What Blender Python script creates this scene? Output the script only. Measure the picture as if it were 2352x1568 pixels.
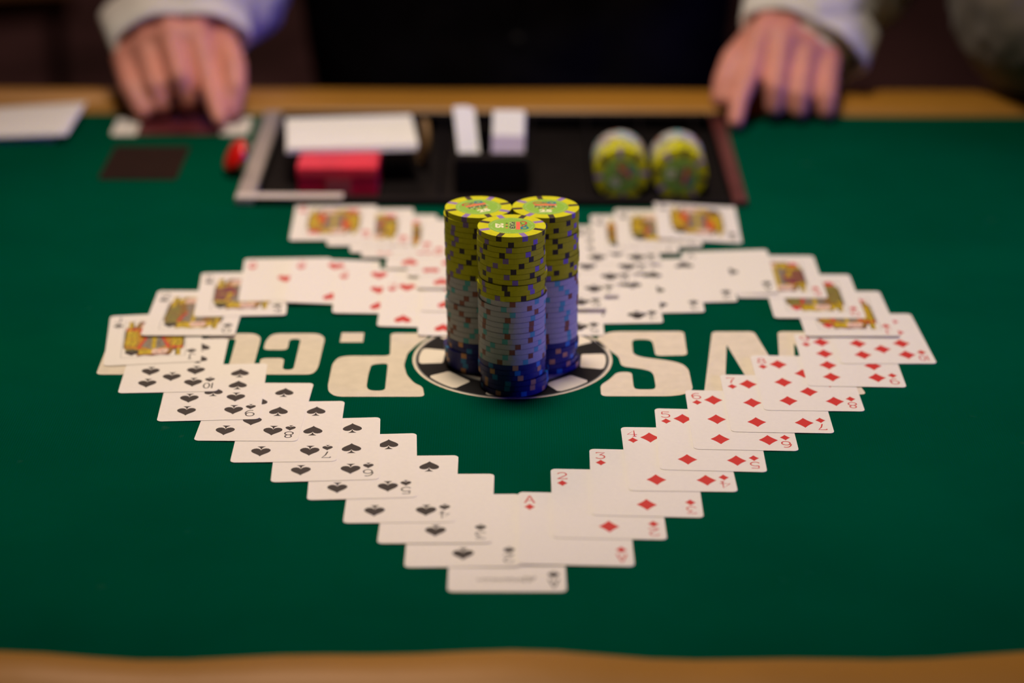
import bpy, bmesh, math, random
from mathutils import Vector, Matrix
from mathutils.geometry import tessellate_polygon
for o in list(bpy.data.objects): bpy.data.objects.remove(o)
S = bpy.context.scene
COL = S.collection
R = math.radians
TZ = 0.75                       # height of the felt above the floor

# ------------------------------------------------------------------ camera
FPX, CAMH, PITCH, ROLL = 5276.94, 0.58842, 0.390226, 0.0030145
cam_d = bpy.data.cameras.new('camera'); cam = bpy.data.objects.new('camera', cam_d); COL.objects.link(cam)
cam_d.sensor_fit = 'HORIZONTAL'; cam_d.sensor_width = 36.0; cam_d.lens = FPX / 2352 * 36.0
cam_d.clip_start = 0.05; cam_d.clip_end = 60
fw = Vector((0, math.cos(PITCH), -math.sin(PITCH))); up = Vector((0, math.sin(PITCH), math.cos(PITCH))); rt = Vector((1, 0, 0))
r2 = rt * math.cos(ROLL) + up * math.sin(ROLL); u2 = -rt * math.sin(ROLL) + up * math.cos(ROLL)
M = Matrix((r2, u2, -fw)).transposed().to_4x4(); M.translation = Vector((0, 0, TZ + CAMH))
cam.matrix_world = M
cam_d.dof.use_dof = True; cam_d.dof.focus_distance = 1.408; cam_d.dof.aperture_fstop = 2.8; cam_d.dof.aperture_blades = 0
S.camera = cam

# ------------------------------------------------------------------ world, lights, exposure
S.view_settings.view_transform = 'Standard'; S.view_settings.look = 'None'
S.view_settings.exposure = 0.0; S.view_settings.gamma = 1.0; S.view_settings.use_curve_mapping = False
W = bpy.data.worlds.new('dim_hall'); S.world = W; W.use_nodes = True
W.node_tree.nodes['Background'].inputs[0].default_value = (0.50, 0.38, 0.32, 1)
W.node_tree.nodes['Background'].inputs[1].default_value = 0.085
def area(name, loc, target, size, power, color, shape='DISK'):
    d = bpy.data.lights.new(name, 'AREA'); d.shape = shape; d.size = size; d.energy = power; d.color = color
    o = bpy.data.objects.new(name, d); COL.objects.link(o); o.location = loc
    o.rotation_euler = (Vector(target) - Vector(loc)).to_track_quat('-Z', 'Y').to_euler()
    return o
ld = bpy.data.lights.new('overhead_vignette_lamp', 'SPOT'); ld.energy = 83.0; ld.color = (1.0, 0.87, 0.72); ld.shadow_soft_size = 0.20
ld.spot_size = R(67); ld.spot_blend = 1.0  # cone blend shaped to imitate lens darkening towards the frame corners
lo = bpy.data.objects.new('overhead_vignette_lamp', ld); COL.objects.link(lo); lo.location = (-0.05, 1.59, TZ + 1.42)
lo.rotation_euler = (Vector((0.0, 1.53, TZ)) - Vector(lo.location)).to_track_quat('-Z', 'Y').to_euler()
area('added_rear_fill', (-0.6, 4.6, 3.2), (-0.6, 4.2, 0), 0.8, 30.0, (1.0, 0.62, 0.42))  # added unseen source that lifts the black background behind the table
area('violet_stage_light', (2.55, 1.15, TZ + 0.42), (0.0, 1.5, TZ + 0.05), 0.6, 2.1, (0.13, 0.12, 1.0)).data.spread = R(44)

# ------------------------------------------------------------------ materials
def mat(name, color, rough=0.5, spec=0.5, coat=0.0, metal=0.0, vary=0.0, scale=40.0, bump=0.0, bscale=200.0, sheen=0.0, sss=0.0, stretch=None):
    m = bpy.data.materials.new(name); m.use_nodes = True; nt = m.node_tree; b = nt.nodes['Principled BSDF']
    b.inputs['Base Color'].default_value = (*color, 1); b.inputs['Roughness'].default_value = rough
    b.inputs['Specular IOR Level'].default_value = spec; b.inputs['Coat Weight'].default_value = coat
    b.inputs['Coat Roughness'].default_value = 0.25
    b.inputs['Metallic'].default_value = metal; b.inputs['Sheen Weight'].default_value = sheen
    if sss: b.inputs['Subsurface Weight'].default_value = sss; b.inputs['Subsurface Radius'].default_value = (0.008, 0.003, 0.002)
    tc = nt.nodes.new('ShaderNodeTexCoord'); co = tc.outputs['Object']
    if stretch:
        mp = nt.nodes.new('ShaderNodeMapping'); mp.inputs['Scale'].default_value = stretch; nt.links.new(co, mp.inputs[0]); co = mp.outputs[0]
    if vary:
        n = nt.nodes.new('ShaderNodeTexNoise'); n.inputs['Scale'].default_value = scale; n.inputs['Detail'].default_value = 5; nt.links.new(co, n.inputs['Vector'])
        r = nt.nodes.new('ShaderNodeValToRGB'); r.color_ramp.elements[0].position = 0.3; r.color_ramp.elements[1].position = 0.7
        r.color_ramp.elements[0].color = (*[c * (1 - vary) for c in color], 1); r.color_ramp.elements[1].color = (*[min(1, c * (1 + vary)) for c in color], 1)
        nt.links.new(n.outputs['Fac'], r.inputs[0]); nt.links.new(r.outputs[0], b.inputs['Base Color'])
    if bump:
        n = nt.nodes.new('ShaderNodeTexNoise'); n.inputs['Scale'].default_value = bscale; n.inputs['Detail'].default_value = 3; nt.links.new(co, n.inputs['Vector'])
        bp = nt.nodes.new('ShaderNodeBump'); bp.inputs['Strength'].default_value = bump; bp.inputs['Distance'].default_value = 0.001
        nt.links.new(n.outputs['Fac'], bp.inputs['Height']); nt.links.new(bp.outputs[0], b.inputs['Normal'])
    return m
def felt_mat():
    m = mat('green_felt', (0.0, 0.064, 0.0325), 1.0, 0.0, vary=0.10, scale=9)
    nt = m.node_tree; b = nt.nodes['Principled BSDF']; tc = [n for n in nt.nodes if n.type == 'TEX_COORD'][0]
    base = [l.from_socket for l in nt.links if l.to_socket == b.inputs['Base Color']][0]
    # pale lint specks
    n = nt.nodes.new('ShaderNodeTexNoise'); n.inputs['Scale'].default_value = 38; n.inputs['Detail'].default_value = 2; nt.links.new(tc.outputs['Object'], n.inputs['Vector'])
    r = nt.nodes.new('ShaderNodeValToRGB'); r.color_ramp.elements[0].position = 0.74; r.color_ramp.elements[1].position = 0.80
    nt.links.new(n.outputs['Fac'], r.inputs[0])
    mx = nt.nodes.new('ShaderNodeMix'); mx.data_type = 'RGBA'; nt.links.new(base, mx.inputs[6]); mx.inputs[7].default_value = (0.06, 0.11, 0.08, 1)
    ml = nt.nodes.new('ShaderNodeMath'); ml.operation = 'MULTIPLY'; ml.inputs[1].default_value = 0.18; nt.links.new(r.outputs[0], ml.inputs[0])
    nt.links.new(ml.outputs[0], mx.inputs[0]); nt.links.new(mx.outputs[2], b.inputs['Base Color'])
    # fine ribbed weave relief
    w = nt.nodes.new('ShaderNodeTexWave'); w.bands_direction = 'X'; w.inputs['Scale'].default_value = 210; w.inputs['Distortion'].default_value = 0.6; nt.links.new(tc.outputs['Object'], w.inputs['Vector'])
    n2 = nt.nodes.new('ShaderNodeTexNoise'); n2.inputs['Scale'].default_value = 1500; nt.links.new(tc.outputs['Object'], n2.inputs['Vector'])
    ad = nt.nodes.new('ShaderNodeMath'); ad.operation = 'ADD'; nt.links.new(w.outputs['Fac'], ad.inputs[0]); nt.links.new(n2.outputs['Fac'], ad.inputs[1])
    bp = nt.nodes.new('ShaderNodeBump'); bp.inputs['Strength'].default_value = 0.35; bp.inputs['Distance'].default_value = 0.0006
    nt.links.new(ad.outputs[0], bp.inputs['Height']); nt.links.new(bp.outputs[0], b.inputs['Normal'])
    return m
MF = felt_mat()
M_VINYL = mat('golden_vinyl', (0.42, 0.185, 0.022), 0.42, 0.3, coat=0.12, vary=0.12, scale=6, bump=0.25, bscale=60)
M_TABLE = mat('dark_wood', (0.03, 0.018, 0.012), 0.5, vary=0.3, scale=12, stretch=(1, 12, 12))
M_PRINT = mat('cream_ink', (0.74, 0.63, 0.49), 0.85, 0.1, vary=0.05, scale=120, bump=0.3, bscale=900)
M_PBLACK = mat('black_ink', (0.012, 0.010, 0.010), 0.8, 0.2, bump=0.3, bscale=900)
M_PWHITE = mat('white_ink', (0.82, 0.72, 0.58), 0.85, 0.1, bump=0.3, bscale=900)
M_PGREY = mat('grey_ink', (0.25, 0.24, 0.22), 0.85, 0.1)
M_PRED = mat('red_ink', (0.60, 0.02, 0.03), 0.8, 0.1)
M_CARD = mat('card_stock', (0.85, 0.78, 0.71), 0.42, 0.4, vary=0.015, scale=300, bump=0.05, bscale=2500)
M_RED = mat('card_red', (0.62, 0.035, 0.03), 0.5, 0.3)
M_BLK = mat('card_black', (0.022, 0.018, 0.018), 0.5, 0.3)
M_GOLD = mat('court_gold', (0.52, 0.35, 0.012), 0.5, 0.3, vary=0.35, scale=260)
M_ORANGE = mat('court_orange', (0.52, 0.22, 0.012), 0.5, 0.3, vary=0.45, scale=400)
M_BROWN = mat('court_brown', (0.26, 0.13, 0.025), 0.5, 0.3, vary=0.5, scale=350)
M_OLIVE = mat('court_olive', (0.22, 0.18, 0.04), 0.5, 0.3, vary=0.4, scale=400)
M_CGREY = mat('court_grey', (0.24, 0.20, 0.15), 0.5, 0.3, vary=0.5, scale=600)
M_MAROON = mat('court_maroon', (0.20, 0.05, 0.06), 0.5, 0.3, vary=0.4, scale=300)
M_FACE = mat('court_face', (0.78, 0.53, 0.43), 0.5, 0.3)
LIME = mat('chip_lime', (0.60, 0.57, 0.004), 0.6, 0.18, vary=0.06, scale=300, bump=0.12, bscale=700)
GREY = mat('chip_pale', (0.52, 0.49, 0.47), 0.5, 0.35, vary=0.05, scale=300, bump=0.12, bscale=700)
BLUE = mat('chip_navy', (0.010, 0.012, 0.16), 0.45, 0.35, vary=0.1, scale=300, bump=0.12, bscale=700)
SP_BLACK = mat('spot_black', (0.03, 0.014, 0.014), 0.5, 0.35)
SP_VIOLET = mat('spot_violet', (0.26, 0.15, 0.42), 0.5, 0.35)
SP_RUST = mat('spot_rust', (0.30, 0.085, 0.035), 0.5, 0.35)
SP_TEAL = mat('spot_teal', (0.10, 0.46, 0.44), 0.5, 0.35)
SP_TAN = mat('spot_tan', (0.72, 0.34, 0.14), 0.5, 0.35)
SP_SKY = mat('spot_sky', (0.02, 0.24, 0.52), 0.5, 0.35)
INLAY = mat('inlay_green', (0.25, 0.47, 0.04), 0.45, 0.35, vary=0.04, scale=200)
I_CREAM = mat('inlay_cream', (0.85, 0.78, 0.50), 0.5, 0.3)
I_PALE = mat('inlay_pale', (0.48, 0.62, 0.22), 0.5, 0.3)
I_CORAL = mat('inlay_coral', (0.85, 0.13, 0.07), 0.5, 0.3)
I_TEAL = mat('inlay_teal', (0.0, 0.17, 0.26), 0.5, 0.3)
I_RED = mat('inlay_red', (0.55, 0.01, 0.03), 0.5, 0.3)
I_BLK = mat('inlay_black', (0.02, 0.025, 0.02), 0.5, 0.3)
TRAYBLK = mat('tray_black', (0.008, 0.006, 0.006), 0.7, 0.06, vary=0.2, scale=30)
RIMREFL_CLIP = mat('rim_reflection_and_clip_grey', (0.34, 0.29, 0.27), 0.4, 0.5, metal=0.2, vary=0.08, scale=30)  # sleeve reflection put into the left rim's colour; plain grey on the clip
REFLPALE = mat('tray_pale_reflection', (0.62, 0.53, 0.50), 0.4, 0.5, vary=0.05, scale=30)  # bright reflection on the front rim, given as a pale colour
REFLRED = mat('tray_red_reflection', (0.10, 0.025, 0.024), 0.35, 0.5, vary=0.2, scale=30)  # skin reflection put into the colour of the right rim
WHITE = mat('white_paper', (0.82, 0.78, 0.77), 0.6, 0.3, vary=0.02, scale=60)
LAVENDER = mat('lavender_band', (0.42, 0.34, 0.48), 0.6, 0.3)
REDBOX = mat('red_carton', (0.78, 0.015, 0.05), 0.35, 0.5, vary=0.15, scale=40)
REDBTN = mat('red_plastic', (0.85, 0.008, 0.006), 0.3, 0.5, coat=0.5)
MAROONP = mat('maroon_plastic', (0.10, 0.015, 0.018), 0.4, 0.4)
DARKCARD = mat('dark_brown_plastic', (0.022, 0.010, 0.008), 0.8, 0.05, vary=0.1, scale=50)
TANBTN = mat('tan_leather', (0.22, 0.12, 0.045), 0.5, 0.4, vary=0.2, scale=60)
SKIN = mat('skin', (0.80, 0.31, 0.235), 0.5, 0.4, vary=0.10, scale=45, bump=0.25, bscale=220, sss=0.12)
NAIL = mat('fingernail', (0.62, 0.30, 0.24), 0.3, 0.5)
SHIRT = mat('white_shirt', (0.86, 0.79, 0.73), 0.85, 0.2, vary=0.05, scale=25, bump=0.3, bscale=90, sheen=0.2)
VEST = mat('black_vest', (0.024, 0.020, 0.022), 0.9, 0.1, vary=0.3, scale=20, bump=0.4, bscale=120)
SEAM = mat('black_button', (0.02, 0.018, 0.018), 0.3, 0.5)
GREYCLOTH = mat('grey_cloth', (0.17, 0.14, 0.11), 0.9, 0.2, vary=0.15, scale=20, bump=0.4, bscale=100, sheen=0.2)
TROUSER = mat('dark_trousers', (0.012, 0.011, 0.012), 0.9, 0.2, vary=0.2, scale=30)
HAIR = mat('brown_hair', (0.05, 0.028, 0.016), 0.6, 0.4, vary=0.4, scale=80, stretch=(1, 1, 8))
CARPET = mat('hall_carpet', (0.060, 0.034, 0.042), 0.95, 0.1, vary=0.6, scale=3.0, bump=0.6, bscale=300)
WALLM = mat('hall_wall', (0.05, 0.032, 0.026), 0.9, 0.2, vary=0.15, scale=4)
CEILM = mat('hall_ceiling', (0.05, 0.045, 0.04), 0.9, 0.2, vary=0.1, scale=4)
CHAIRF = mat('brown_chair_cloth', (0.16, 0.085, 0.042), 0.85, 0.2, vary=0.2, scale=40, bump=0.3, bscale=300)
CHAIRL = mat('dark_metal_leg', (0.03, 0.028, 0.026), 0.4, 0.5, metal=0.6)

# ------------------------------------------------------------------ mesh helpers
def link(o, parent=None):
    COL.objects.link(o)
    if parent: o.parent = parent
    return o
def obj(name, me, parent=None, loc=None, rot=None):
    o = link(bpy.data.objects.new(name, me), parent)
    if loc: o.location = loc
    if rot: o.rotation_euler = rot
    return o
def empty(name, loc, rz=0.0):
    o = bpy.data.objects.new(name, None); o.empty_display_size = 0.02; link(o); o.location = loc; o.rotation_euler = (0, 0, rz); return o
def tag(o, label, cat=None, group=None, kind=None):
    o['label'] = label
    if cat: o['category'] = cat
    if group: o['group'] = group
    if kind: o['kind'] = kind
    return o
def struct(o, label):
    o['kind'] = 'structure'; o['label'] = label; return o
def mesh(name, V, F, mats, mi=None, smooth=False):
    me = bpy.data.meshes.new(name); me.from_pydata([tuple(v) for v in V], [], F)
    for m in (mats if isinstance(mats, (list, tuple)) else [mats]): me.materials.append(m)
    if mi: me.polygons.foreach_set('material_index', mi)
    if smooth: me.polygons.foreach_set('use_smooth', [True] * len(me.polygons))
    me.update(); return me
class MB:
    def __init__(s): s.V = []; s.F = []; s.I = []
    def add(s, V, F, i=0):
        k = len(s.V); s.V += [tuple(v) for v in V]; s.F += [tuple(a + k for a in f) for f in F]; s.I += [i] * len(F)
    def box(s, x0, x1, y0, y1, z0, z1, i=0):
        s.add([(x0, y0, z0), (x1, y0, z0), (x1, y1, z0), (x0, y1, z0), (x0, y0, z1), (x1, y0, z1), (x1, y1, z1), (x0, y1, z1)],
              [(3, 2, 1, 0), (4, 5, 6, 7), (0, 1, 5, 4), (1, 2, 6, 5), (2, 3, 7, 6), (3, 0, 4, 7)], i)
    def flat(s, P, z, i=0, holes=()):
        loops = [[Vector((p[0], p[1], 0)) for p in P]] + [[Vector((p[0], p[1], 0)) for p in h] for h in holes]
        T = tessellate_polygon(loops); A = [v for l in loops for v in l]; F = []
        for t in T:
            a, b, c = (A[q] for q in t)
            F.append(t if (b - a).cross(c - a).z > 0 else t[::-1])
        s.add([(v.x, v.y, z) for v in A], F, i)
    def stroke(s, P, w, z, i=0):
        P = [Vector(p) for p in P]; n = len(P); L = []; Rr = []
        closed = (P[0] - P[-1]).length < 1e-7
        for k in range(n):
            if closed and k in (0, n - 1): a = P[-2]; b = P[1]
            else: a = P[max(0, k - 1)]; b = P[min(n - 1, k + 1)]
            t = (b - a).normalized(); nn = Vector((-t.y, t.x)); L.append(P[k] + nn * w / 2); Rr.append(P[k] - nn * w / 2)
        s.add([(p.x, p.y, z) for p in L] + [(p.x, p.y, z) for p in Rr], [(k, n + k, n + k + 1, k + 1) for k in range(n - 1)], i)
    def prism(s, P, z0, z1, i=0, holes=()):
        s.flat(P, z1, i, holes)
        for l in [P] + list(holes):
            n = len(l); A = sum(l[k][0] * l[(k + 1) % n][1] - l[(k + 1) % n][0] * l[k][1] for k in range(n))
            l2 = l if (A > 0) == (l is P) else l[::-1]
            s.add([(p[0], p[1], z0) for p in l2] + [(p[0], p[1], z1) for p in l2], [(k, (k + 1) % n, n + (k + 1) % n, n + k) for k in range(n)], i)
    def lathe(s, prof, n=32, i=0, a0=0.0, cx=0, cy=0):
        k = len(prof); V = []
        for j in range(n):
            a = a0 + 2 * math.pi * j / n
            V += [(cx + r * math.cos(a), cy + r * math.sin(a), z) for r, z in prof]
        F = [(j * k + q, ((j + 1) % n) * k + q, ((j + 1) % n) * k + q + 1, j * k + q + 1) for j in range(n) for q in range(k - 1)]
        s.add(V, F, i)
    def tube(s, P, rad, n=10, i=0):
        P = [Vector(p) for p in P]; V = []; m = len(P)
        if not isinstance(rad, (list, tuple)): rad = [rad] * m
        for k in range(m):
            t = (P[min(m - 1, k + 1)] - P[max(0, k - 1)]).normalized()
            a = t.orthogonal().normalized() if k == 0 else (a - t * a.dot(t)).normalized()
            b = t.cross(a)
            V += [P[k] + (a * math.cos(2 * math.pi * j / n) + b * math.sin(2 * math.pi * j / n)) * rad[k] for j in range(n)]
        F = [(k * n + j, k * n + (j + 1) % n, (k + 1) * n + (j + 1) % n, (k + 1) * n + j) for k in range(m - 1) for j in range(n)]
        F += [tuple(range(n))[::-1], tuple((m - 1) * n + j for j in range(n))]
        s.add(V, F, i)
    def mesh(s, name, mats, smooth=False): return mesh(name, s.V, s.F, mats, s.I, smooth)
def bevel(me, w, seg=2):
    bm = bmesh.new(); bm.from_mesh(me); bmesh.ops.remove_doubles(bm, verts=bm.verts, dist=1e-7)
    bmesh.ops.bevel(bm, geom=[e for e in bm.edges if len(e.link_faces) == 2 and e.calc_face_angle(0) > 0.5], offset=w, segments=seg, affect='EDGES', profile=0.5)
    bm.to_mesh(me); bm.free(); return me
def boxmesh(name, x0, x1, y0, y1, z0, z1, m, w=0.0, seg=2):
    b = MB(); b.box(x0, x1, y0, y1, z0, z1); me = b.mesh(name, m)
    return bevel(me, w, seg) if w else me
def rrect(w, h, r, n=5):
    P = []
    for cx, cy, a in ((w / 2 - r, h / 2 - r, 0), (-w / 2 + r, h / 2 - r, 90), (-w / 2 + r, -h / 2 + r, 180), (w / 2 - r, -h / 2 + r, 270)):
        for k in range(n + 1):
            t = R(a + 90 * k / n); P.append((cx + r * math.cos(t), cy + r * math.sin(t)))
    return P
def text_flat(body, size, thick=0.0):
    cu = bpy.data.curves.new('t', 'FONT'); cu.body = body; cu.size = size; cu.align_x = 'CENTER'; cu.align_y = 'CENTER'; cu.offset = thick; cu.resolution_u = 3
    o = bpy.data.objects.new('t', cu); COL.objects.link(o); bpy.context.view_layer.update()
    me = bpy.data.meshes.new_from_object(o.evaluated_get(bpy.context.evaluated_depsgraph_get()))
    V = [v.co.copy() for v in me.vertices]; F = [tuple(p.vertices) for p in me.polygons]
    bpy.data.objects.remove(o); bpy.data.curves.remove(cu); bpy.data.meshes.remove(me)
    xs = [v.x for v in V]; ys = [v.y for v in V]; cx = (min(xs) + max(xs)) / 2; cy = (min(ys) + max(ys)) / 2
    return [(v.x - cx, v.y - cy) for v in V], F

# ------------------------------------------------------------------ the room
fl = struct(obj('floor', boxmesh('floor', -5, 5, -4, 7, -0.1, 0, CARPET)), 'dark carpeted hall floor behind the table')
wb = struct(obj('wall_back', boxmesh('wall_back', -5, 5, 7, 7.1, 0, 3.4, WALLM)), 'dark brown back wall of the hall')
wl = struct(obj('wall_left', boxmesh('wall_left', -5.1, -5, -4, 7, 0, 3.4, WALLM)), 'dark brown left wall of the hall')
wr = struct(obj('wall_right', boxmesh('wall_right', 5, 5.1, -4, 7, 0, 3.4, WALLM)), 'dark brown right wall of the hall')
wf = struct(obj('wall_front', boxmesh('wall_front', -5, 5, -4.1, -4, 0, 3.4, WALLM)), 'dark brown wall behind the viewer')
ce = struct(obj('ceiling', boxmesh('ceiling', -5, 5, -4, 7, 3.4, 3.5, CEILM)), 'dim hall ceiling')

# ------------------------------------------------------------------ poker table
YC, HALF, XE = 1.4835, 0.4715, 0.70       # felt centre line, half depth, half length of the straight sides
table = tag(empty('poker_table', (0, YC, 0)), 'green felt poker table with golden padded rail', 'table')
def stadium(half, n=28):
    P = []
    for k in range(n + 1):
        a = R(-90 + 180 * k / n); P.append((XE + half * math.cos(a), half * math.sin(a)))
    for k in range(n + 1):
        a = R(90 + 180 * k / n); P.append((-XE + half * math.cos(a), half * math.sin(a)))
    return P
TRAY_HOLE = [(-0.2130, 1.7130 - YC), (0.1800, 1.7130 - YC), (0.1800, 1.9430 - YC), (-0.2130, 1.9430 - YC)]
b = MB(); b.prism(stadium(HALF + 0.02), TZ - 0.012, TZ, 0, [TRAY_HOLE])
felt = obj('felt_top', b.mesh('felt_top', MF), table); felt['label'] = 'green felt playing surface with cream print'
b = MB(); b.prism(stadium(HALF + 0.03), TZ - 0.09, TZ - 0.0125)
obj('table_body', b.mesh('table_body', M_TABLE), table)
def rail_mesh():
    # padded roll swept round the stadium, gently puckered along its length
    path = []; straight = 60
    for k in range(straight): path.append((-XE + 2 * XE * k / straight, -HALF, (0, -1)))
    for k in range(30): a = R(-90 + 180 * k / 30); path.append((XE + HALF * math.cos(a), HALF * math.sin(a), (math.cos(a), math.sin(a))))
    for k in range(straight): path.append((XE - 2 * XE * k / straight, HALF, (0, 1)))
    for k in range(30): a = R(90 + 180 * k / 30); path.append((-XE + HALF * math.cos(a), HALF * math.sin(a), (math.cos(a), math.sin(a))))
    prof = []; n = 18
    for j in range(n): prof.append(2 * math.pi * j / n)
    V = []; N = len(path)
    for k, (x, y, nn) in enumerate(path):
        s = x if y < 0 else -x * 1.3 + 5
        pk = 0.0022 * math.sin(21 * s + 1.9) + 0.0010 * math.sin(49 * s + 1.0) if y < 0 else 0.0006 * math.sin(17 * s)
        for a in prof:
            u = 0.036 * (1 - math.cos(a)); w = 0.0135 * math.sin(a)
            off = -0.0 + u - (pk if math.cos(a) > 0 else 0)
            V.append((x + nn[0] * off, y + nn[1] * off, TZ - 0.003 + w * (1.0 if w > 0 else 2.2) + (pk * 0.5 if w > 0 else 0)))
    F = [(k * n + j, ((k + 1) % N) * n + j, ((k + 1) % N) * n + (j + 1) % n, k * n + (j + 1) % n) for k in range(N) for j in range(n)]
    return mesh('rail', V, F, M_VINYL, None, True)
rail = obj('padded_rail', rail_mesh(), table); rail['label'] = 'golden tan padded vinyl rail'
for sx in (-1, 1):
    b = MB(); b.lathe([(0.0, 0.0), (0.26, 0.0), (0.26, 0.03), (0.09, 0.06), (0.07, 0.30), (0.09, TZ - 0.12), (0.20, TZ - 0.09), (0.0, TZ - 0.09)], 32)
    obj('pedestal', b.mesh('pedestal', M_TABLE, True), table, (sx * 0.62, 0, 0))

LET = {
'P':[(-0.0822,1.4447),(-0.0586,1.4449),(-0.0562,1.4368),(-0.0634,1.4254),(-0.0694,1.4096),(-0.0709,1.3895),(-0.0684,1.3729),(-0.0631,1.3595),(-0.0573,1.3537),(-0.0555,1.3378),(-0.1118,1.3374),(-0.117,1.3445),(-0.1183,1.3547),(-0.118,1.3906),(-0.1152,1.4014),(-0.1094,1.4046),(-0.0808,1.4048)],
'Ph':[(-0.0924,1.3902),(-0.0815,1.3925),(-0.0812,1.3471),(-0.091,1.347),(-0.0934,1.3529),(-0.0934,1.3727)],
'dot':[(-0.1155,1.4451),(-0.1005,1.4452),(-0.1003,1.4284),(-0.1157,1.4282)],
'c':[(-0.1658,1.4145),(-0.1658,1.4294),(-0.1634,1.4401),(-0.1594,1.4434),(-0.1312,1.4436),(-0.1265,1.4362),(-0.1264,1.4281),(-0.1268,1.3875),(-0.1278,1.3784),(-0.1309,1.373),(-0.1651,1.3727),(-0.1661,1.4001),(-0.1505,1.4002),(-0.1499,1.3807),(-0.1428,1.3807),(-0.1424,1.4338),(-0.15,1.4337),(-0.1498,1.4146)],
'o':[(-0.1748,1.4433),(-0.1702,1.4375),(-0.1694,1.431),(-0.1693,1.3796),(-0.1715,1.3727),(-0.2004,1.3724),(-0.2048,1.3793),(-0.2052,1.3869),(-0.2059,1.4307),(-0.2039,1.4398),(-0.2,1.4431)],
'oh':[(-0.186,1.4335),(-0.1857,1.3901),(-0.186,1.3804),(-0.1907,1.3803),(-0.1915,1.4334)],
'm':[(-0.271,1.4424),(-0.2218,1.4428),(-0.2163,1.435),(-0.2159,1.4227),(-0.2172,1.3723),(-0.2291,1.3722),(-0.2279,1.4295),(-0.2355,1.4295),(-0.237,1.3722),(-0.2489,1.3721),(-0.2481,1.4294),(-0.251,1.4293),(-0.2511,1.3721),(-0.2703,1.3719)],
'S':[(0.0563,1.4325),(0.0583,1.4395),(0.0652,1.4468),(0.0711,1.449),(0.1169,1.4494),(0.1165,1.4074),(0.0953,1.4061),(0.0948,1.4295),(0.0928,1.4349),(0.0825,1.4349),(0.0807,1.4305),(0.0805,1.4092),(0.0855,1.404),(0.1045,1.3979),(0.1122,1.3927),(0.1156,1.3835),(0.1161,1.3505),(0.1104,1.3427),(0.1009,1.3397),(0.0569,1.3394),(0.057,1.357),(0.063,1.366),(0.0687,1.3785),(0.0782,1.3786),(0.0782,1.3542),(0.0796,1.3503),(0.091,1.3503),(0.0925,1.3543),(0.0923,1.3742),(0.0907,1.3803),(0.0845,1.3843),(0.0719,1.3883),(0.0706,1.4049),(0.0641,1.4175),(0.0579,1.4265)],
'W1':[(0.1362,1.4491),(0.1646,1.4494),(0.1795,1.3431),(0.1561,1.343),(0.1441,1.4264),(0.1359,1.3428),(0.1225,1.3427)],
'W2':[(0.1809,1.4495),(0.2093,1.4497),(0.2264,1.3435),(0.203,1.3433),(0.1896,1.4297),(0.1817,1.3431),(0.1717,1.3431)],
}
def soften(P, cut=0.0022, it=2):
    for _ in range(it):
        Q = []; n = len(P)
        for k in range(n):
            p, q = Vector(P[k]), Vector(P[(k + 1) % n]); L = (q - p).length; c = min(0.25 * L, cut)
            Q += [tuple(p + (q - p) * c / L), tuple(q - (q - p) * c / L)]
        P = Q; cut *= 0.5
    return P
def printed(name, polys, m, holes=(), z=0.00008):
    b = MB()
    if name == 'printed_letter': polys = [soften(P) for P in polys]; holes = [soften(P) for P in holes]
    for P in polys: b.flat([(x, y - YC) for x, y in P], TZ + z, 0, [[(x, y - YC) for x, y in h] for h in holes])
    o = obj(name, b.mesh(name, m), felt); return o
printed('printed_letter', [LET['P']], M_PRINT, [LET['Ph']])['label'] = 'cream letter P upside down'
printed('printed_dot', [LET['dot']], M_PRINT)
printed('printed_letter', [LET['c']], M_PRINT)['label'] = 'cream letter c upside down'
printed('printed_letter', [LET['o']], M_PRINT, [LET['oh']])['label'] = 'cream letter o upside down'
printed('printed_letter', [LET['m']], M_PRINT)['label'] = 'cream letter m mostly under cards'
printed('printed_letter', [LET['S']], M_PRINT)['label'] = 'cream letter S upside down'
printed('printed_letter', [LET['W1'], LET['W2']], M_PRINT)['label'] = 'cream letter W upside down'
EC = (0.0003, 1.4005)
def circ(r, n=72, a0=0, a1=360): return [(EC[0] + r * math.cos(R(a0 + (a1 - a0) * k / n)), EC[1] + r * math.sin(R(a0 + (a1 - a0) * k / n))) for k in range(n + (0 if a1 - a0 == 360 else 1))]
printed('printed_ring', [circ(0.0660)], M_PRINT, [circ(0.0642)])
printed('printed_ring', [circ(0.0642)], M_PGREY, [circ(0.0632)])
printed('printed_disc', [circ(0.0632)], M_PBLACK, [circ(0.0425)])
for k in range(8):
    a = -4 + 45 * k
    P = circ(0.0618, 6, a - 10.5, a + 10.5) + [(EC[0] + r * math.cos(R(t)), EC[1] + r * math.sin(R(t))) for r, t in ((0.0603, a + 12.5), (0.0475, a + 13.5), (0.0462, a + 12.0), (0.0452, a), (0.0462, a - 12.0), (0.0475, a - 13.5), (0.0603, a - 12.5))]
    printed('printed_block', [P], M_PWHITE, z=0.00013)
printed('printed_ring', [circ(0.0425)], M_PGREY, [circ(0.0410)])
printed('printed_disc', [circ(0.0410)], M_PWHITE)
for k in range(4):
    a = -90 + 90 * k
    P = [(EC[0] + r * math.cos(R(t)), EC[1] + r * math.sin(R(t))) for r, t in ((0.037, a - 52), (0.037, a - 30), (0.029, a - 30), (0.029, a - 52))]
    P2 = [(EC[0] + r * math.cos(R(t)), EC[1] + r * math.sin(R(t))) for r, t in ((0.037, a + 30), (0.037, a + 52), (0.029, a + 52), (0.029, a + 30))]
    printed('printed_mark', [P, P2], M_PRED, z=0.00013)

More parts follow.
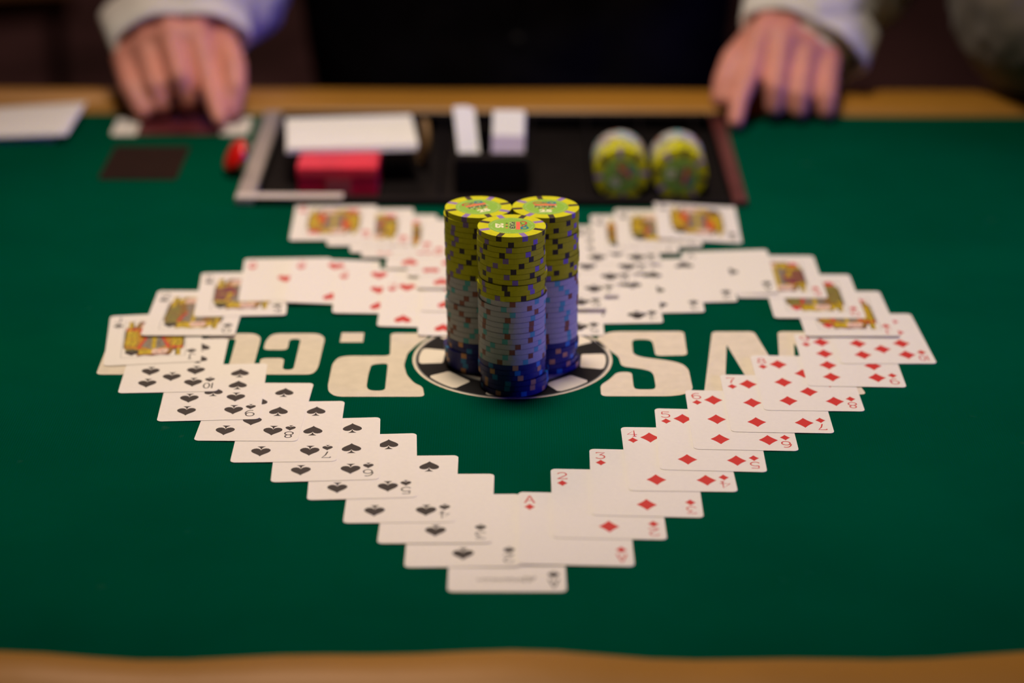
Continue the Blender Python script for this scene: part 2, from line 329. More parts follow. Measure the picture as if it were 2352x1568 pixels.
# ------------------------------------------------------------------ playing cards
CW, CH, CT = 0.0635, 0.0889, 0.00023
CZ = TZ + 0.00020
CARDS={
 'AS':(-0.0025,1.1241,0.30,0.00000,0.0000,0.0000),
 '2S':(-0.0266,1.1514,0.20,0.00038,0.0121,0.0000),
 '3S':(-0.0423,1.1785,-0.48,0.00055,0.0121,-0.0039),
 '4S':(-0.0635,1.2036,0.19,0.00052,0.0121,-0.0031),
 '5S':(-0.0880,1.2340,2.46,0.00048,0.0121,-0.0018),
 '6S':(-0.1114,1.2575,2.66,0.00047,0.0120,-0.0014),
 '7S':(-0.1367,1.2833,0.70,0.00043,0.0120,-0.0010),
 '8S':(-0.1605,1.3129,-1.80,0.00041,0.0120,-0.0010),
 '9S':(-0.1902,1.3432,2.31,0.00038,0.0119,0.0005),
 'TS':(-0.2210,1.3865,1.94,0.00035,0.0110,0.0004),
 'JS':(-0.2409,1.4325,6.27,0.00043,0.0111,-0.0008),
 'QS':(-0.2192,1.4782,0.48,0.00103,0.0002,-0.0232),
 'KS':(-0.1904,1.5153,3.54,0.00077,-0.0002,-0.0164),
 'AH':(-0.1628,1.5448,3.17,0.00067,-0.0003,-0.0142),
 '2H':(-0.1278,1.5384,1.00,0.00148,-0.0466,-0.0008),
 '3H':(-0.0947,1.5221,2.60,0.00089,-0.0279,-0.0013),
 '4H':(-0.0603,1.4979,-0.30,0.00058,-0.0183,0.0001),
 '5H':(-0.0328,1.4826,0.80,0.00048,-0.0152,-0.0002),
 '6H':(-0.0308,1.5246,-1.20,0.00075,-0.0151,-0.0058),
 '7H':(-0.0361,1.5666,0.50,0.00134,0.0003,-0.0302),
 '8H':(-0.0449,1.5930,1.20,0.00109,0.0005,-0.0245),
 '9H':(-0.0602,1.6080,-0.40,0.00106,0.0005,-0.0233),
 'TH':(-0.0800,1.6320,0.40,0.00091,0.0005,-0.0203),
 'JH':(-0.0894,1.6425,1.00,0.00099,0.0005,-0.0203),
 'QH':(-0.1079,1.6567,1.40,0.00104,0.0047,-0.0202),
 'KH':(-0.1371,1.6689,1.60,0.00099,0.0046,-0.0192),
 'AD':(0.0355,1.1534,-0.20,0.00054,-0.0171,0.0001),
 '2D':(0.0549,1.1848,0.06,0.00052,-0.0165,-0.0000),
 '3D':(0.0780,1.2126,-0.77,0.00048,-0.0152,0.0002),
 '4D':(0.0993,1.2452,0.65,0.00047,-0.0149,-0.0002),
 '5D':(0.1204,1.2727,-1.15,0.00047,-0.0147,0.0003),
 '6D':(0.1420,1.3019,-0.48,0.00046,-0.0145,0.0001),
 '7D':(0.1666,1.3275,-0.15,0.00043,-0.0135,0.0000),
 '8D':(0.1897,1.3604,0.26,0.00042,-0.0132,-0.0001),
 '9D':(0.2223,1.3988,-0.42,0.00035,-0.0111,0.0001),
 'TD':(0.2465,1.4368,2.17,0.00038,-0.0111,-0.0011),
 'JD':(0.2299,1.4807,0.60,0.00099,0.0002,-0.0222),
 'QD':(0.2125,1.5144,-0.11,0.00076,-0.0000,-0.0171),
 'KD':(0.1910,1.5536,-0.14,0.00057,-0.0000,-0.0128),
 'AC':(0.1570,1.5606,-0.40,0.00124,0.0391,-0.0003),
 '2C':(0.1260,1.5448,0.80,0.00080,0.0251,0.0004),
 '3C':(0.1016,1.5253,0.60,0.00063,0.0200,0.0002),
 '4C':(0.0714,1.5059,0.80,0.00048,0.0150,0.0002),
 '5C':(0.0305,1.4844,0.50,0.00093,0.0004,0.0139),
 '6C':(0.0331,1.5245,0.30,0.00201,0.0009,-0.0383),
 '7C':(0.0437,1.5524,-0.50,0.00148,-0.0003,-0.0333),
 '8C':(0.0557,1.5778,0.20,0.00121,0.0001,-0.0272),
 '9C':(0.0694,1.5993,-0.30,0.00106,-0.0001,-0.0239),
 'TC':(0.0769,1.6188,0.50,0.00098,0.0002,-0.0221),
 'JC':(0.0921,1.6432,-0.20,0.00086,-0.0001,-0.0193),
 'QC':(0.1108,1.6569,-0.80,0.00091,-0.0017,-0.0193),
 'KC':(0.1420,1.6698,-1.20,0.00181,-0.0571,0.0012),
}

def suit_poly(s, h):
    w = h * 0.82; P = []
    if s == 'D':
        for q in range(4):
            a = [(0, h / 2), (w / 2, 0), (0, -h / 2), (-w / 2, 0)]; p, r = a[q], a[(q + 1) % 4]
            for k in range(4):
                t = k / 4; c = 0.16 * 4 * t * (1 - t)
                x = p[0] + (r[0] - p[0]) * t; y = p[1] + (r[1] - p[1]) * t; P.append((x * (1 - c * 0.55), y * (1 - c * 0.55)))
        return P
    if s in 'HS':
        n = 14; half = []
        for k in range(n + 1):
            t = math.pi * k / n
            x = 16 * math.sin(t) ** 3; y = 13 * math.cos(t) - 5 * math.cos(2 * t) - 2 * math.cos(3 * t) - math.cos(4 * t)
            half.append((x / 16 * w / 2, (y + 2.5) / 29 * h * 1.0))
        full = half + [(-x, y) for x, y in half[-2:0:-1]]
        if s == 'H': return full
        k = 0.80; body = [(x, -y * k + h * 0.09) for x, y in full]       # blade: heart turned over
        bot = min(range(len(body)), key=lambda i: abs(body[i][0]) + (0 if body[i][1] < 0 else 9))
        seq = body[bot:] + body[:bot]
        stem = [(-0.012 * h, -0.20 * h), (-0.05 * h, -0.36 * h), (-0.18 * h, -0.5 * h), (0.18 * h, -0.5 * h), (0.05 * h, -0.36 * h), (0.012 * h, -0.20 * h)]
        A = sum(seq[i][0] * seq[(i + 1) % len(seq)][1] - seq[(i + 1) % len(seq)][0] * seq[i][1] for i in range(len(seq)))
        # blade and stem are returned as two loops
        return [seq if A > 0 else seq[::-1], stem]
    r = 0.235 * h; L = []
    for cx, cy in ((0, 0.25 * h), (-0.23 * h, -0.06 * h), (0.23 * h, -0.06 * h)):
        L.append([(cx + r * math.cos(R(30 * k)), cy + r * math.sin(R(30 * k))) for k in range(12)])
    L.append([(-0.03 * h, 0.1 * h), (-0.05 * h, -0.3 * h), (-0.16 * h, -0.5 * h), (0.16 * h, -0.5 * h), (0.05 * h, -0.3 * h), (0.03 * h, 0.1 * h)])
    return L
def loops(s, h):
    p = suit_poly(s, h); return p if isinstance(p[0], list) else [p]
def pip_mesh(s, h):
    b = MB()
    for k, l in enumerate(loops(s, h)): b.flat(l, k * 2e-6)
    return b.mesh('pip', M_RED if s in 'HD' else M_BLK)
PIP = {s: pip_mesh(s, 0.0145) for s in 'SHDC'}
SML = {s: pip_mesh(s, 0.0078) for s in 'SHDC'}
def arc(cx, cy, rx, ry, a0, a1, n=10): return [(cx + rx * math.cos(R(a0 + (a1 - a0) * k / n)), cy + ry * math.sin(R(a0 + (a1 - a0) * k / n))) for k in range(n + 1)]
# light slab-serif figures drawn in a box 6 wide and 9 high
GLY = {
 'A': [[(-2.7, -4.5), (-0.1, 4.5)], [(0.1, 4.5), (2.7, -4.5)], [(-1.8, -1.4), (1.8, -1.4)], [(-3.3, -4.4), (-1.7, -4.4)], [(1.7, -4.4), (3.3, -4.4)]],
 '2': [arc(0, 2.0, 2.6, 2.4, 170, -35) + [(-2.7, -4.3)], [(-2.8, -4.2), (2.8, -4.2)], [(2.75, -4.5), (2.75, -3.2)]],
 '3': [[(-2.5, 3.2), (-2.5, 4.3)], [(-2.5, 4.2), (2.5, 4.2), (-0.4, 0.9)], arc(-0.4, -1.75, 2.9, 2.65, 95, -150)],
 '4': [[(1.3, -4.4), (1.3, 4.4), (-3.0, -1.6), (3.0, -1.6)], [(0.1, -4.3), (2.5, -4.3)]],
 '5': [[(2.3, 4.2), (-2.1, 4.2), (-2.3, 0.7)], arc(-0.3, -1.6, 2.9, 2.8, 130, -150)],
 '6': [arc(0.2, -1.7, 2.6, 2.7, 0, 360, 18), [(2.0, 3.9)] + arc(0.6, -0.6, 3.4, 5.0, 78, 180, 10)],
 '7': [[(-2.5, 3.0), (-2.5, 4.2)], [(-2.5, 4.2), (2.6, 4.2), (0.6, 0.5), (-0.5, -4.4)]],
 '8': [arc(0, 2.2, 2.0, 2.1, 0, 360, 18), arc(0, -2.1, 2.6, 2.3, 0, 360, 18)],
 '9': [arc(-0.2, 1.7, 2.6, 2.7, 0, 360, 18), [(-2.0, -3.9)] + arc(-0.6, 0.6, 3.4, 5.0, -102, 0, 10)],
 'T': [[(-2.3, -4.4), (-2.3, 4.4)], arc(1.3, 0, 1.9, 4.2, 0, 360, 20)],
 'J': [[(1.0, 4.3), (1.0, -2.4)] + arc(-0.8, -2.4, 1.8, 1.9, 0, -170), [(-0.4, 4.3), (2.4, 4.3)]],
 'Q': [arc(0, 0.4, 2.7, 3.9, 0, 360, 20), [(0.2, -1.8), (2.9, -4.6)]],
 'K': [[(-2.0, -4.4), (-2.0, 4.4)], [(2.4, 4.4), (-2.0, -0.6)], [(-0.6, 0.8), (2.5, -4.4)], [(-3.0, 4.3), (-1.0, 4.3)], [(-3.0, -4.3), (-1.0, -4.3)]],
}
def rank_mesh(r, red):
    b = MB()
    for k, st in enumerate(GLY[r]): b.stroke([(x * 0.00098, y * 0.00098) for x, y in st], 0.00085, k * 1.5e-6)
    return b.mesh('rank', M_RED if red else M_BLK)
RANK = {(r, c): rank_mesh(r, c) for r in GLY for c in (True, False)}
b = MB(); b.prism(rrect(CW, CH, 0.0032), 0.0, CT); b.flat([p for p in rrect(CW, CH, 0.0032)][::-1], 0.0)
CARDMESH = b.mesh('playing_card', M_CARD)
def court_mesh(r, s):
    mats = [M_GOLD, M_ORANGE, M_BROWN, M_RED, M_CGREY, M_FACE, M_MAROON, M_OLIVE, M_BLK, M_PGREY]
    G, O, B, RD, GY, FC, MR, OL, BK, FR = range(10)
    b = MB(); u0, v0 = 0.0200, 0.0315
    robe = {'J': O, 'Q': B, 'K': G}[r]; mantle = {'J': G, 'Q': OL, 'K': MR}[r]
    if s in 'HC': robe = {'J': G, 'Q': B, 'K': O}[r]; mantle = {'J': B, 'Q': G, 'K': G}[r]
    if s in 'HC' and r == 'K': mantle = G
    shapes = [
     (robe, [(-1.0, 0.0), (1.0, 0.0), (1.0, 0.52), (0.88, 0.60), (0.36, 0.68), (-0.42, 0.68), (-0.90, 0.62), (-1.0, 0.50)]),
     (B, [(-0.62, 0.60), (0.56, 0.60), (0.60, 0.80), (0.52, 0.94), (-0.56, 0.94), (-0.64, 0.80)]), (BK, [(0.96, 0.0), (1.01, 0.0), (1.01, 0.5), (0.96, 0.5)]), (BK, [(-1.01, 0.0), (-0.96, 0.0), (-0.96, 0.5), (-1.01, 0.5)]),
     (mantle, [(-0.98, 0.02), (-0.52, 0.02), (-0.60, 0.40), (-0.92, 0.46)]), (mantle, [(0.50, 0.02), (0.98, 0.02), (0.98, 0.36), (0.62, 0.44)]),
     (GY, [(-0.30, 0.0), (0.30, 0.0), (0.42, 0.44), (0.10, 0.60), (-0.12, 0.60), (-0.44, 0.44)]),
     (G, [(-0.07, 0.0), (0.07, 0.0), (0.07, 0.58), (-0.07, 0.58)]),
     (MR if r == 'K' else RD, [(0.24, 0.0), (0.32, 0.0), (0.56, 0.54), (0.47, 0.58)]), (B if r == 'Q' else RD, [(-0.24, 0.0), (-0.47, 0.58), (-0.56, 0.54), (-0.32, 0.0)]),
     (OL, [(0.52, 0.60), (0.94, 0.50), (0.94, 0.66), (0.62, 0.70)]), (B, [(-0.98, 0.54), (-0.52, 0.62), (-0.56, 0.74), (-0.70, 0.72), (-0.98, 0.66)]),
     (G, [(0.02, 0.62), (0.50, 0.62), (0.48, 0.90), (0.04, 0.90)]),
     (FC, [(-0.46, 0.60), (0.04, 0.60), (0.06, 0.84), (-0.10, 0.90), (-0.40, 0.88), (-0.50, 0.72)]),
     (BK, [(-0.36, 0.77), (-0.26, 0.77), (-0.26, 0.80), (-0.36, 0.80)]), (BK, [(-0.16, 0.77), (-0.06, 0.77), (-0.06, 0.80), (-0.16, 0.80)]),
     (RD, [(-0.30, 0.66), (-0.14, 0.66), (-0.16, 0.685), (-0.28, 0.685)]),
     (MR if r != 'Q' else G, [(-0.50, 0.89), (0.50, 0.89), (0.54, 0.99), (0.28, 0.94), (0.02, 0.99), (-0.24, 0.94), (-0.54, 0.99)]),
     (G, [(-0.90, 0.36), (-0.76, 0.36), (-0.76, 0.99), (-0.90, 0.99)]),
     (BK, [(-0.76, 0.40), (-0.72, 0.40), (-0.72, 0.99), (-0.76, 0.99)]),
    ]
    if r == 'Q': shapes += [(OL, [(0.48, 0.30), (0.86, 0.30), (0.86, 0.62), (0.56, 0.62)]), (G, [(-0.72, 0.56), (-0.50, 0.56), (-0.50, 0.84), (-0.72, 0.84)])]
    if r == 'K': shapes += [(MR, [(-0.62, 0.06), (-0.20, 0.10), (-0.30, 0.46), (-0.66, 0.50)]) if s in 'SD' else (RD, [(-0.62, 0.06), (-0.30, 0.10), (-0.34, 0.36), (-0.66, 0.40)])]
    if r == 'J': shapes += [(RD, [(-0.98, 0.50), (-0.60, 0.50), (-0.60, 0.60), (-0.98, 0.58)])]
    for sg in (1, -1):
        for k, (m, P) in enumerate(shapes): b.flat([(sg * x * u0, sg * y * v0) for x, y in P], 1.5e-6 * (k + 1), m)
        for k, l in enumerate(loops(s, 0.0115)):
            b.flat([(sg * (x + 0.0142), sg * (y + 0.0242)) for x, y in l], 2.6e-5 + 1e-6 * k, RD if s in 'HD' else BK)
    rr = random.Random(ord(r) * 7 + ord(s))
    for sg in (1, -1):                                   # dark fold lines over the robe
        for k in range(11):
            x = -0.94 + 0.188 * k + rr.uniform(-.03, .03)
            if abs(x) < 0.08: continue
            P = [(sg * u0 * (x + 0.05 * math.sin(q * 1.4 + k)), sg * v0 * (0.03 + 0.085 * q)) for q in range(6)]
            b.stroke(P, 0.00045, 2.4e-5 + 1e-7 * k, (BK, MR, B, OL)[rr.randrange(4)])
    fr = rrect(2 * u0 + 0.0022, 2 * v0 + 0.0022, 0.0006, 2)
    b.stroke(fr + [fr[0]], 0.00030, 2.8e-5, FR)
    return b.mesh('court_picture', mats)
LAY = {'2': [(0, 1), (0, -1)], '3': [(0, 1), (0, 0), (0, -1)], '4': [(-1, 1), (1, 1), (-1, -1), (1, -1)], '5': [(-1, 1), (1, 1), (0, 0), (-1, -1), (1, -1)],
 '6': [(-1, 1), (1, 1), (-1, 0), (1, 0), (-1, -1), (1, -1)], '7': [(-1, 1), (1, 1), (-1, 0), (1, 0), (-1, -1), (1, -1), (0, .5)],
 '8': [(-1, 1), (1, 1), (-1, 0), (1, 0), (-1, -1), (1, -1), (0, .5), (0, -.5)], '9': [(-1, 1), (1, 1), (-1, .333), (1, .333), (-1, -.333), (1, -.333), (-1, -1), (1, -1), (0, 0)],
 'T': [(-1, 1), (1, 1), (-1, .333), (1, .333), (-1, -.333), (1, -.333), (-1, -1), (1, -1), (0, .667), (0, -.667)], 'A': [(0, 0)]}
RN = {'A': 'ace', '2': 'two', '3': 'three', '4': 'four', '5': 'five', '6': 'six', '7': 'seven', '8': 'eight', '9': 'nine', 'T': 'ten', 'J': 'jack', 'Q': 'queen', 'K': 'king'}
SN = {'S': 'spades', 'H': 'hearts', 'D': 'diamonds', 'C': 'clubs'}
WH = {'S': 'left front arm', 'H': 'left rear arm', 'D': 'right front arm', 'C': 'right rear arm'}
ZP = CT + 0.000012
for key, (x, y, th, z, bx, by) in CARDS.items():
    r, s = key[0], key[1]; red = s in 'HD'
    nz = Vector((-bx, -by, 1)).normalized(); ux = Vector((math.cos(R(th)), math.sin(R(th)), 0)); ux = (ux - nz * ux.dot(nz)).normalized()
    m = Matrix((ux, nz.cross(ux), nz)).transposed().to_4x4(); m.translation = Vector((x, y, CZ + z))
    c = obj('playing_card', CARDMESH); c.matrix_world = m
    if key == 'AS': lab = 'ace of spades playing card, frontmost card at the point of the layout'
    else: lab = '%s of %s playing card lying face up in the %s of the layout' % (RN[r], SN[s], WH[s])
    tag(c, lab, 'playing card', 'playing cards laid out on the felt')
    for sg in (1, -1):
        rz = 0 if sg == 1 else math.pi
        obj('rank_index', RANK[(r, red)], c, (-sg * 0.0252, sg * 0.0352, ZP), (0, 0, rz))
        obj('suit_index', SML[s], c, (-sg * 0.0252, sg * 0.0254, ZP), (0, 0, rz))
    if r in 'JQK':
        obj('court_picture', court_mesh(r, s), c, (0, 0, ZP))
    else:
        for px, py in LAY[r]:
            o = obj('pip', PIP[s], c, (px * 0.0147, py * 0.0295, ZP), (0, 0, math.pi if py < 0 else 0))
    if key == 'AS':
        b = MB()
        for k in range(2):
            P = [(0.0150 - 0.0305 * q / 40 + 0.0008 * math.sin(q * 1.7), -0.0305 + (0.0034 if q < 9 else 0.0020) * math.sin(q * 1.25 + k) * (1 - q / 60)) for q in range(41)]
            b.stroke(P, 0.0006, 2e-6 * k)
        b.stroke([(0.012, -0.0338), (-0.016, -0.0330)], 0.0003, 6e-6)
        obj('printed_flourish', b.mesh('printed_flourish', M_CGREY), c, (0, 0, ZP))['label'] = 'faint grey script flourish'

# ------------------------------------------------------------------ poker chips
CR, CTH = 0.0215, 0.0036
def chip_body(m):
    h = CTH - 0.00006; e = 0.00022
    b = MB(); b.lathe([(0, 0), (CR - e, 0), (CR - e * 0.3, e * 0.3), (CR, e), (CR, h - e), (CR - e * 0.3, h - e * 0.3), (CR - e, h), (0, h)], 56)
    me = b.mesh('poker_chip', m); me.polygons.foreach_set('use_smooth', [False] * len(me.polygons)); return me
def spot_mesh(m, half):
    h = CTH - 0.00006; q = 0.000014; ro = CR + 0.00003; ri = CR * 0.70; n = 4; e = 0.00022; b = MB(); V = []
    prof = [(ri, h - 0.0003), (ri, h + q), (ro - e, h + q), (ro, h - e), (ro, e), (ro - e, -q), (ri, -q), (ri, 0.0003)]
    for k in range(n + 1):
        t = -half + 2 * half * k / n
        for r, z in prof: V.append((r * math.cos(t * CR / r if r < CR * 0.9 else t), r * math.sin(t * CR / r if r < CR * 0.9 else t), z))
    K = len(prof)
    F = [(k * K + j, k * K + (j + 1) % K, (k + 1) * K + (j + 1) % K, (k + 1) * K + j) for k in range(n) for j in range(K)]
    F += [tuple(range(K)), tuple(n * K + j for j in range(K))[::-1]]
    b.add(V, [f[::-1] for f in F]); return b.mesh('edge_spot', m)
KIND = {'lime': (chip_body(LIME), spot_mesh(SP_BLACK, 0.085), spot_mesh(SP_VIOLET, 0.085), 'lime yellow poker chip with black and violet edge spots'),
        'pale': (chip_body(GREY), spot_mesh(SP_RUST, 0.085), spot_mesh(SP_TEAL, 0.085), 'pale grey poker chip with rust and teal edge spots'),
        'navy': (chip_body(BLUE), spot_mesh(SP_TAN, 0.085), spot_mesh(SP_SKY, 0.085), 'navy blue poker chip with tan and sky edge spots')}
def chip(kind, label, group):
    body, s1, s2, _ = KIND[kind]
    c = obj('poker_chip', body); tag(c, label, 'poker chip', group)
    for k in range(8): obj('edge_spot', s1 if k % 2 == 0 else s2, c, None, (0, 0, R(45 * k)))
    return c
b = MB(); b.prism([(CR * 0.685 * math.cos(R(7.5 * k)), CR * 0.685 * math.sin(R(7.5 * k))) for k in range(48)], CTH - 0.0002, CTH - 0.00004); INLAYM = b.mesh('inlay', INLAY)
def inlay_print():
    mats = [I_CREAM, I_PALE, I_CORAL, I_TEAL, I_RED, I_BLK]; b = MB(); ri = CR * 0.685
    def txt(body, size, thick, x, y, m, sx=1.0, sy=1.0, z=3e-6):
        V, F = text_flat(body, size, thick); b.add([(x + vx * sx, y + vy * sy, z) for vx, vy in V], F, m)
    # small ring of lettering-like strokes round the rim of the inlay
    for k in range(64):
        a = 360 * k / 64
        if k % 16 in (0, 1): continue
        t = R(a); b.stroke([((ri - 0.0022) * math.cos(t), (ri - 0.0022) * math.sin(t)), ((ri - 0.0012) * math.cos(t + 0.02), (ri - 0.0012) * math.sin(t + 0.02))], 0.0005, 2e-6, 1)
    txt('25', 0.0066, 0.00035, 0.0, -0.0077, 0, 1.25)
    b.flat([(-0.0072, -0.0015), (0.0072, -0.0015), (0.0072, 0.0022), (-0.0072, 0.0022)], 1e-6, 1)
    txt('POKER', 0.0046, 0.00022, 0.0, 0.0004, 5, 0.95)
    for k, m in enumerate((5, 2, 5, 2)):
        cx = -0.0042 + 0.0028 * k
        b.flat([(cx - 0.0009, -0.0031), (cx, -0.0041), (cx + 0.0009, -0.0031), (cx, -0.0021)], 3e-6, m)
    b.flat([(-0.0072, 0.0027), (0.0072, 0.0027), (0.0072, 0.0053), (-0.0072, 0.0053)], 2e-6, 2)
    # coloured swash emblem above the band
    b.stroke([(-0.0082, 0.0062)] + arc(-0.0048, 0.0074, 0.0026, 0.0018, 200, 20) + [(0.0, 0.0062), (0.0034, 0.0080)], 0.0012, 5e-6, 4)
    b.stroke(arc(0.0040, 0.0080, 0.0022, 0.0020, 0, 360, 16), 0.0014, 6e-6, 3)
    b.stroke([(0.0072, 0.0058), (0.0040, 0.0062), (0.0006, 0.0086), (-0.0022, 0.0094)], 0.0008, 7e-6, 3)
    b.stroke([(-0.0070, 0.0056), (-0.0030, 0.0060), (0.0010, 0.0098)], 0.0005, 8e-6, 5)
    return b.mesh('inlay_print', mats)
IPRINT = inlay_print()
ORD = ['first', 'second', 'third', 'fourth', 'fifth', 'sixth', 'seventh', 'eighth', 'ninth', 'tenth', 'eleventh', 'twelfth', 'thirteenth', 'fourteenth', 'fifteenth']
STACKS = [('front', 0.0012, 1.3583, -0.0016, 0.0000, 0, -90), ('left rear', -0.0216, 1.3942, -0.0002, 0.0, 1, 28), ('right rear', 0.0218, 1.3945, -0.0006, 0.0, 2, 0)]
CNAME = {'lime': 'lime yellow', 'pale': 'pale grey', 'navy': 'navy blue'}
for sname, sx, sy, lx, ly, seed, trot in STACKS:
    rnd = random.Random(11 + seed)
    kinds = ['navy'] * 6 + ['pale'] * 12 + ['lime'] * 12
    ox = oy = 0.0
    for i, k in enumerate(kinds):
        from_top = {'navy': 6 - i, 'pale': 18 - i, 'lime': 30 - i}[k] - 1
        top = i == 29
        lab = '%s poker chip, %s of its colour from the top, %s stack' % (CNAME[k], ORD[from_top], sname)
        if top: lab = 'lime yellow poker chip with green inlay on top of the %s stack' % sname
        c = chip(k, lab, '%s chips in the stacks' % CNAME[k])
        if rnd.random() < 0.35: ox = rnd.uniform(-0.0007, 0.0007); oy = rnd.uniform(-0.0005, 0.0005)
        if i < 5: ox2 = ox + 0.0009 * math.sin(i * 1.3 + seed)
        else: ox2 = ox
        c.location = (sx + lx * i / 29 + ox2 + rnd.uniform(-.0002, .0002), sy + ly * i / 29 + oy, TZ + 0.00022 + i * CTH)
        c.rotation_euler = (0, 0, rnd.uniform(0, 6.28))
        if top:
            c.location = (sx + lx, sy, c.location.z); dr = (-22, -7, 11)[seed]; c.rotation_euler = (0, 0, R(trot + dr))
            il = obj('inlay', INLAYM, c, None, (0, 0, R(-dr))); obj('inlay_print', IPRINT, il, (0, 0, CTH - 0.00003))

# ------------------------------------------------------------------ dealer tray
TX0, TX1, TY0, TY1 = -0.2180, 0.1850, 1.7080, 1.9480
tray = tag(empty('chip_tray', ((TX0 + TX1) / 2, (TY0 + TY1) / 2, TZ)), 'black dealer chip tray with metal rim in front of the dealer', 'chip tray')
tcx, tcy = (TX0 + TX1) / 2, (TY0 + TY1) / 2
def tpart(name, x0, x1, y0, y1, z0, z1, m, w=0.0012): return obj(name, boxmesh(name, x0 - tcx, x1 - tcx, y0 - tcy, y1 - tcy, z0, z1, m, w), tray)
tpart('tray_floor', -0.2128, 0.1798, 1.7132, 1.9428, -0.0100, -0.0070, TRAYBLK, 0.0004)
for x0, x1, y0, y1 in ((-0.2128, -0.2112, 1.7132, 1.9428), (0.1782, 0.1798, 1.7132, 1.9428), (-0.2110, 0.1780, 1.7132, 1.7148), (-0.2110, 0.1780, 1.9412, 1.9428)):
    tpart('tray_wall', x0, x1, y0, y1, -0.0069, 0.0002, TRAYBLK, 0.0002)
tpart('side_rim', TX0, TX0 + 0.0150, TY0, TY1, 0.0003, 0.0060, RIMREFL_CLIP)['label'] = 'left rim with grey reflection painted in'
tpart('side_rim', TX1 - 0.0120, TX1, TY0, TY1, 0.0003, 0.0060, REFLRED)['label'] = 'right rim with dark reddish reflection painted in'
tpart('front_rim', TX0 + 0.0155, TX1 - 0.0125, TY0, TY0 + 0.0120, 0.0003, 0.0056, TRAYBLK)
tpart('back_rim', TX0 + 0.0155, TX1 - 0.0125, TY1 - 0.0120, TY1, 0.0003, 0.0060, TRAYBLK)
tpart('rim_reflection', TX0 + 0.0005, -0.1330, TY0 + 0.0005, TY0 + 0.0125, 0.0061, 0.0070, REFLPALE, 0.0004)['label'] = 'pale painted reflection along the front left rim'  # added strip standing for a reflection on the glossy dark rim
for k, xd in enumerate((-0.0600, -0.0560 + 0.072, 0.0640, 0.1105, 0.1570)):
    tpart('divider', xd - 0.0012, xd + 0.0012, TY0 + 0.0125, TY1 - 0.0125, -0.0069, 0.0040, TRAYBLK, 0.0005)

bx = tag(empty('card_box', (-0.1400, 1.782, TZ - 0.0068)), 'red card box in the left of the dealer tray', 'card box')
obj('box_body', boxmesh('box_body', -0.0320, 0.0320, -0.036, 0.036, 0, 0.0258, REDBOX, 0.0012), bx)
obj('box_lid', boxmesh('box_lid', -0.0325, 0.0325, -0.0365, 0.0365, 0.0170, 0.0265, REDBOX, 0.0012), bx)
b = MB(); b.box(-0.009, 0.011, -0.0368, -0.0362, 0.003, 0.0165); obj('box_label', b.mesh('box_label', mat('carton_label', (0.55, 0.10, 0.09), 0.4, 0.5)), bx)
pk = tag(empty('paper_pad', (-0.1345, 1.8260, TZ + 0.0200), R(6)), 'white paper pad lying on top of the red card box', 'paper pad')
for k in range(4):
    obj('sheet', boxmesh('sheet', -0.0530, 0.0530, -0.0420, 0.0420, 0, 0.0011, WHITE, 0.0003), pk, (0.0006 * (k % 2), 0.0005 * k, 0.0012 * k), (0, 0, R(0.5 * (k - 2))))
bt = tag(empty('tan_button', (-0.0745, 1.8350, TZ + 0.0132)), 'tan leather disc standing behind the white paper pad', 'disc')
b = MB(); b.lathe([(0, -0.002), (0.0190, -0.002), (0.0198, 0), (0.0190, 0.002), (0, 0.002)], 40)
obj('disc', b.mesh('disc', TANBTN, False), bt, None, (R(84), 0, R(-78)))
b = MB(); b.lathe([(0.016, 0.0021), (0.017, 0.0027), (0.018, 0.0021)], 40); obj('raised_edge', b.mesh('raised_edge', TANBTN), bt, None, (R(84), 0, R(-78)))

hd = tag(empty('token_holder', (-0.0170, 1.7650, TZ - 0.0069)), 'black block holder in the middle of the dealer tray', 'holder')
obj('block', boxmesh('block', -0.0290, 0.0290, -0.0080, 0.0080, 0, 0.0310, TRAYBLK, 0.0012), hd)
obj('back_bar', boxmesh('back_bar', -0.0290, 0.0290, 0.0480, 0.0540, 0, 0.0400, TRAYBLK, 0.0008), hd)
for sx in (-1, 1): obj('end_plate', boxmesh('end_plate', sx * 0.0290 - 0.001, sx * 0.0290 + 0.001, 0.0082, 0.0478, 0, 0.0240, TRAYBLK, 0.0004), hd)
LEAN = (R(-46), 0, 0)
wt = tag(empty('white_plaque', (-0.0350, 1.7760, TZ + 0.0120), R(9)), 'narrow white plaque leaning back on the left of the black holder', 'plaque')
for k in range(3): obj('plate', boxmesh('plate', -0.0080 + 0.003 * k, 0.0045 + 0.003 * k, -0.0008, 0.0008, 0, 0.0550, WHITE, 0.0004), wt, (0, 0.0024 * k, -0.0018 * k), LEAN)
wt2 = tag(empty('white_plaque', (-0.0045, 1.7760, TZ + 0.0120), R(-2)), 'wide white plaque with lavender foot on the right of the black holder', 'plaque')
for k in range(3): obj('plate', boxmesh('plate', -0.0128, 0.0128, -0.0008, 0.0008, 0, 0.0510, WHITE, 0.0004), wt2, (0.0004 * k, 0.0024 * k, -0.0018 * k), LEAN)
obj('foot_band', boxmesh('foot_band', -0.0130, 0.0130, -0.0012, 0.0009, 0, 0.0270, LAVENDER, 0.0002), wt2, (0, 0, 0), LEAN)

